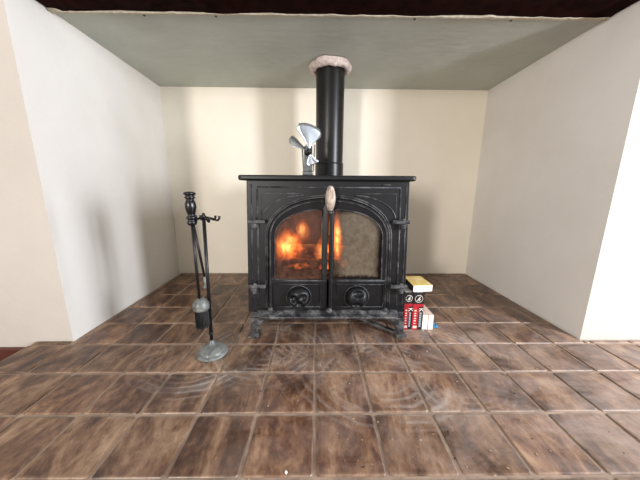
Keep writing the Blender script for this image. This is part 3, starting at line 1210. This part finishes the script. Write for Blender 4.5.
# ------------------------------------------------------------------ companion set
SX, SY = -0.374, 0.832
stand = thing('companion_stand', (SX, SY, 0.0), 'slim dark fireside tool stand with a round pewter foot, left of the stove', 'tool stand')
bm = BM()
lathe(bm, [(0.050, 0.0), (0.054, 0.003), (0.054, 0.007), (0.050, 0.010), (0.045, 0.0115), (0.0435, 0.0125), (0.0435, 0.018), (0.041, 0.021), (0.036, 0.0225), (0.034, 0.026), (0.024, 0.031), (0.014, 0.036), (0.011, 0.044), (0.008, 0.052), (0.0065, 0.054)], (SX, SY, 0), 48)
put('foot', bm, m_pewter, stand, smooth=True)
bm = BM()
tube(bm, [(SX, SY, 0.05), (SX + .009, SY, 0.492)], 0.0056, 14)
lathe(bm, [(0.007, 0.075), (0.0085, 0.08), (0.007, 0.085)], (SX, SY, 0), 14)
put('pole', bm, m_tool, stand, smooth=True)
bm = BM()
lathe(bm, [(0.0055, 0.490), (0.0075, 0.493), (0.0075, 0.497), (0.005, 0.500), (0.0055, 0.503), (0.003, 0.507)], (SX + .009, SY, 0), 16)
put('finial', bm, m_tool, stand, smooth=True)
AZ = 0.489
for ang, ln in ((215, .030), (128, .034), (8, .042), (-48, .042), (38, .032)):
    bm = BM()
    a = math.radians(ang)
    d = Vector((math.cos(a), math.sin(a), 0))
    c0 = Vector((SX + .009, SY, AZ))
    pts = [c0 + d * (ln * u) + Vector((0, 0, 0.003 * math.sin(u * 6))) for u in (0, .25, .5, .75)]
    pts += [c0 + d * ln * .9 + Vector((0, 0, -.006)), c0 + d * ln * 1.02 + Vector((0, 0, -.007)), c0 + d * ln * 1.13 + Vector((0, 0, -.001)), c0 + d * ln * 1.16 + Vector((0, 0, .007))]
    tube(bm, pts, [.0036, .0036, .0036, .0036, .0036, .0036, .0034, .0044], 10)
    put('hook', bm, m_tool, stand, smooth=True)

HP = [(0.004, -0.012), (0.012, -0.010), (0.0155, -0.004), (0.0135, 0.002), (0.010, 0.006), (0.015, 0.010), (0.0165, 0.014), (0.013, 0.018), (0.010, 0.021), (0.0115, 0.025), (0.0145, 0.034),
      (0.0165, 0.046), (0.0155, 0.058), (0.0125, 0.066), (0.010, 0.070), (0.0145, 0.073), (0.0155, 0.077), (0.012, 0.080), (0.0135, 0.083), (0.0175, 0.086), (0.0175, 0.090), (0.012, 0.093), (0.004, 0.094)]


def turned_handle(x, y, z, parent):
    b = BM()
    lathe(b, HP, (x, y, z), 28)
    return put('handle', b, m_blackwood, parent, smooth=True)


bx, by = -0.3935, 0.810
brush = thing('hearth_brush', (bx, by, 0.115), 'hearth brush with black turned handle and grey-topped black bristles, hanging on the stand', 'brush', None)
turned_handle(bx, by, 0.481, brush)
bm = BM()
tube(bm, [(bx, by, 0.476), (bx, by, 0.34), (bx + .001, by, 0.21)], 0.0046, 12)
put('rod', bm, m_tool, brush, smooth=True)
bm = BM()
lathe(bm, [(0.006, 0.222), (0.012, 0.220), (0.020, 0.214), (0.0255, 0.204), (0.0270, 0.194), (0.026, 0.184), (0.022, 0.181)], (bx + .004, by, 0), 28)
put('brush_head', bm, m_pewter, brush, smooth=True, label='dusty grey rounded brush head')
bm = BM()
rnd = random.Random(3)
for k in range(520):
    a, r = rnd.uniform(0, 2 * math.pi), 0.021 * math.sqrt(rnd.random())
    x0, y0 = bx + .004 + r * math.cos(a), by + r * math.sin(a)
    L = rnd.uniform(0.055, 0.074)
    dx, dy = r * math.cos(a) * .06 + rnd.uniform(-.002, .002), r * math.sin(a) * .06 + rnd.uniform(-.002, .002)
    tube(bm, [(x0, y0, 0.186), (x0 + dx * .5, y0 + dy * .5, 0.186 - L * .5), (x0 + dx, y0 + dy, 0.186 - L)], [0.0013, 0.0012, 0.0006], 4, cap=False)
put('bristles', bm, m_black, brush)

px_, py_ = -0.4205, 0.870
pk = thing('poker', (px_, py_, 0.24), 'thin steel poker hanging on the stand behind the hearth brush', 'poker')
turned_handle(px_, py_, 0.478, pk)
bm = BM()
tube(bm, [(px_ + .001, py_, 0.472), (px_ + .012, py_, 0.38), (px_ + .024, py_, 0.275)], [0.0044, 0.0044, 0.004], 12)
put('rod', bm, m_tool, pk, smooth=True)
bm = BM()
tube(bm, [(px_ + .024, py_, 0.277), (px_ + .027, py_, 0.25), (px_ + .022, py_, 0.235), (px_ + .014, py_, 0.238)], [0.005, 0.006, 0.004, 0.002], 12)
put('hook_tip', bm, m_pewter, pk, smooth=True)

# ------------------------------------------------------------------ bar under the stove
bm = BM()
a, b = Vector((0.335, 0.952, 0.0)), Vector((0.120, 1.090, 0.0))
d = (b - a).normalized(); nrm = Vector((-d.y, d.x, 0))
pts = [a.lerp(b, u) for u in (0, .06, .3, .6, .9, 1)]
wd = [.006, .013, .014, .012, .010, .004]
zt = [.010, .014, .020, .028, .030, .026]
rings = []
for p, w_, z_ in zip(pts, wd, zt):
    rings.append([bm.verts.new(p + nrm * w_ + Vector((0, 0, z_ - .010))), bm.verts.new(p + nrm * w_ * .6 + Vector((0, 0, z_))), bm.verts.new(p - nrm * w_ * .6 + Vector((0, 0, z_))), bm.verts.new(p - nrm * w_ + Vector((0, 0, z_ - .010)))])
for A_, B_ in zip(rings, rings[1:]):
    for k in range(4):
        bm.faces.new((A_[k], A_[(k + 1) % 4], B_[(k + 1) % 4], B_[k]))
bm.faces.new(rings[0][::-1]); bm.faces.new(rings[-1])
zmin = min(v.co.z for v in bm.verts)
for v in bm.verts:
    v.co.z -= zmin
o = put('ash_pan_tool', bm, m_iron_dusty, None, bevel=0.002)
tag(o, 'grey dusty metal bar lying on the tiles under the stove near its right front foot', 'tool')

# ------------------------------------------------------------------ books
def text_mesh(txt, size):
    cu = bpy.data.curves.new('lettering', 'FONT')
    cu.body = txt
    cu.size = size
    cu.align_x = 'CENTER'
    cu.align_y = 'CENTER'
    cu.extrude = 0.0003
    o = bpy.data.objects.new('lettering', cu)
    COL.objects.link(o)
    dg = bpy.context.evaluated_depsgraph_get()
    dg.update()
    me = bpy.data.meshes.new_from_object(o.evaluated_get(dg))
    bpy.data.objects.remove(o)
    bpy.data.curves.remove(cu)
    b = bmesh.new()
    b.from_mesh(me)
    bpy.data.meshes.remove(me)
    return b


def paperback(x0, x1, y0, y1, h, lab):
    t = thing('paperback_book', ((x0 + x1) / 2, (y0 + y1) / 2, 0), lab, 'book', 'books stacked beside the stove')
    bm = BM()
    box(bm, x0 + .0015, x1 - .0015, y0 + .002, y1 - .002, 0.002, h - .002)
    put('pages', bm, m_white, t)
    bm = BM()
    # cover: spine and two boards, red with black lower spine block
    box(bm, x0, x0 + .0015, y0 + .0015, y1, 0, h, 1)
    box(bm, x1 - .0015, x1, y0 + .0015, y1, 0, h, 1)
    sz = [(0, .028, 0), (.028, h * .66, 0), (h * .66, h, 1)]
    xm = x0 + (x1 - x0) * .56
    box(bm, x0, xm, y0, y0 + .0015, 0, h * .68, 0)
    box(bm, xm, x1, y0, y0 + .0015, 0, h * .68, 1)
    box(bm, x0, x1, y0, y0 + .0015, h * .68, h, 1)
    put('cover', bm, [m_redcover, m_blackcover], t)
    xc = (x0 + x1) / 2
    # round emblem
    bm = BM()
    rr = min(.0155, (x1 - x0) * .40)
    tube(bm, [(xc + rr * math.cos(a), y0 - .0002, h * .84 + rr * math.sin(a)) for a in [2 * math.pi * k / 28 for k in range(28)]], 0.0009, 6, True)
    tube(bm, [(xc - rr * .4, y0 - .0002, h * .84 - rr * .5), (xc + rr * .05, y0 - .0002, h * .84 + rr * .1), (xc + rr * .3, y0 - .0002, h * .84 + rr * .6)], 0.0020, 6)
    tube(bm, [(xc + rr * .1, y0 - .0002, h * .84 - rr * .55), (xc + rr * .3, y0 - .0002, h * .84 + rr * .0)], 0.0018, 6)
    put('emblem', bm, m_ink_white, t)
    # red strip with the fire of the emblem block
    bm = BM()
    box(bm, x0, x1, y0 - .0006, y0 - .0001, h * .62, h * .70)
    put('red_band', bm, m_redcover, t)
    # big white letter, reading down the spine
    b = text_mesh('K', 0.026)
    R = Matrix.Translation((x0 + (x1 - x0) * .76, y0 - .0009, h * .54)) @ Matrix.Rotation(math.radians(90), 4, 'X') @ Matrix.Rotation(math.radians(-90), 4, 'Z')
    b.transform(R)
    put('letter', b, m_ink_white, t)
    # pale title strip
    bm = BM()
    xs = x0 + (x1 - x0) * .66
    for k in range(7):
        z = 0.012 + k * .0098
        box(bm, xs, xs + (x1 - x0) * .2, y0 - .0006, y0 - .0001, z, z + .0075)
    put('spine_lettering', bm, m_greyprint, t)
    bm = BM()
    for k in range(6):
        z = 0.026 + k * .0115
        box(bm, x0 + (x1 - x0) * .16, x0 + (x1 - x0) * .36, y0 - .0006, y0 - .0001, z, z + .004 + (k % 2) * .002)
    box(bm, x0 + (x1 - x0) * .12, x0 + (x1 - x0) * .5, y0 - .0006, y0 - .0001, 0.006, 0.017)
    put('publisher_mark', bm, m_pink_white, t)
    return t


paperback(0.3695, 0.4035, 0.990, 1.100, 0.167, 'thick red and black paperback standing nearest the stove, half hidden by its leg')
paperback(0.4050, 0.4490, 0.988, 1.100, 0.166, 'thick red and black paperback standing between its twin and the small pale books')


def page_book(x0, x1, y0, y1, z0, z1, top, lab):
    t = thing('book', ((x0 + x1) / 2, (y0 + y1) / 2, z0), lab, 'book', 'books stacked beside the stove')
    bm = BM()
    box(bm, x0 + .0012, x1 - .0012, y0, y1 - .001, z0 + .0002, z1 - .0012)
    put('pages', bm, m_white, t)
    bm = BM()
    box(bm, x0, x0 + .0012, y0 - .0004, y1, z0, z1)
    box(bm, x1 - .0012, x1, y0 - .0004, y1, z0, z1)
    box(bm, x0 + .0012, x1 - .0012, y0 - .0004, y1, z1 - .0012, z1)
    put('cover', bm, top, t)
    return t


page_book(0.4500, 0.4725, 0.988, 1.098, 0, 0.066, m_pink_white, 'small pale book on its edge, pressed against the black and red paperbacks')
page_book(0.4752, 0.4965, 0.988, 1.098, 0, 0.065, m_pink_white, 'small pale book on its edge, outermost of the row on the tiles')

# yellow book lying on the standing ones
t = thing('book', (0.44, 1.045, 0.1685), 'yellow-covered book lying flat on top of the standing paperbacks', 'book', 'books stacked beside the stove')
q = [(0.398, 0.990), (0.482, 0.996), (0.476, 1.108), (0.398, 1.104)]
qi = [(0.4005, 0.9885), (0.4810, 0.9945), (0.475, 1.1065), (0.4015, 1.1025)]


def slab(pts, z0, z1):
    b = BM()
    hexa(b, [(p[0], p[1], z0) for p in pts] + [(p[0], p[1], z1) for p in pts])
    return b


put('pages', slab(qi, 0.1702, 0.1955), m_white, t)
put('cover', slab(q, 0.1956, 0.1968), m_yellow, t, label='yellow and cream top cover')
bmx = slab(q, 0.1683, 0.1699)
hexa(bmx, [(0.3985, 0.990, 0.1699), (0.4000, 0.990, 0.1699), (0.4000, 1.104, 0.1699), (0.3985, 1.104, 0.1699),
           (0.3985, 0.990, 0.1955), (0.4000, 0.990, 0.1955), (0.4000, 1.104, 0.1955), (0.3985, 1.104, 0.1955)])
put('back_cover', bmx, m_blackcover, t)

# blue scrap
bm = BM()
gr = []
for i in range(7):
    gr.append([bm.verts.new((0.502 + .026 * i / 6, 0.995 + .03 * j / 5, 0.001 + 0.016 * max(0, mn.noise(Vector((i * .9, j * .8, 1))) + .45) * math.sin(math.pi * (i + .3) / 6.6))) for j in range(6)])
for i in range(6):
    for j in range(5):
        bm.faces.new((gr[i][j], gr[i + 1][j], gr[i + 1][j + 1], gr[i][j + 1]))
o = put('crumpled_wrapper', bm, m_blue, None, smooth=True)
sm = o.modifiers.new('thickness', 'SOLIDIFY'); sm.thickness = 0.0012
tag(o, 'small crumpled blue wrapper on the tiles beside the row of books', 'wrapper')

# ------------------------------------------------------------------ ash crumbs
bm = BM()
rnd = random.Random(11)


def crumb(b, x, y, s):
    r = bmesh.ops.create_icosphere(b, subdivisions=1, radius=1)
    sx, sy, sz, a = s * rnd.uniform(.6, 1.8), s * rnd.uniform(.5, 1.0), s * rnd.uniform(.35, .7), rnd.uniform(0, math.pi)
    for v in r['verts']:
        c = v.co * rnd.uniform(.8, 1.15)
        X, Y = c.x * sx, c.y * sy
        v.co = Vector((x + X * math.cos(a) - Y * math.sin(a), y + X * math.sin(a) + Y * math.cos(a), sz * .8 + c.z * sz))


for k in range(230):
    if rnd.random() < .55:
        x, y = rnd.gauss(0.26, 0.20), rnd.uniform(0.42, 0.92)
    else:
        x, y = rnd.uniform(-0.2, 0.8), rnd.uniform(0.40, 0.95)
    if rnd.random() < .15:
        x, y = rnd.gauss(0.66, .03), rnd.gauss(.76, .03)
    if abs(x - SX) < .07 and abs(y - SY) < .07:
        continue
    if y > .88 and (x < -.19 or x > .28):
        continue
    crumb(bm, x, y, rnd.choice((.0009, .0011, .0014, .0018, .0024)))
for i, f in enumerate(bm.faces):
    f.material_index = 1 if (i // 20) % 3 == 0 else 0
o = put('ash_crumbs', bm, [m_ash, m_bark], None)
tag(o, 'scattered pale crumbs of ash and bark on the hearth tiles', 'ash', kind='stuff')
bm = BM()
crumb(bm, -0.062, 0.432, 0.0042)
o = put('chip', bm, m_white, None)
tag(o, 'single white chip on the tile nearest the bottom edge, below the left glass door', 'chip')
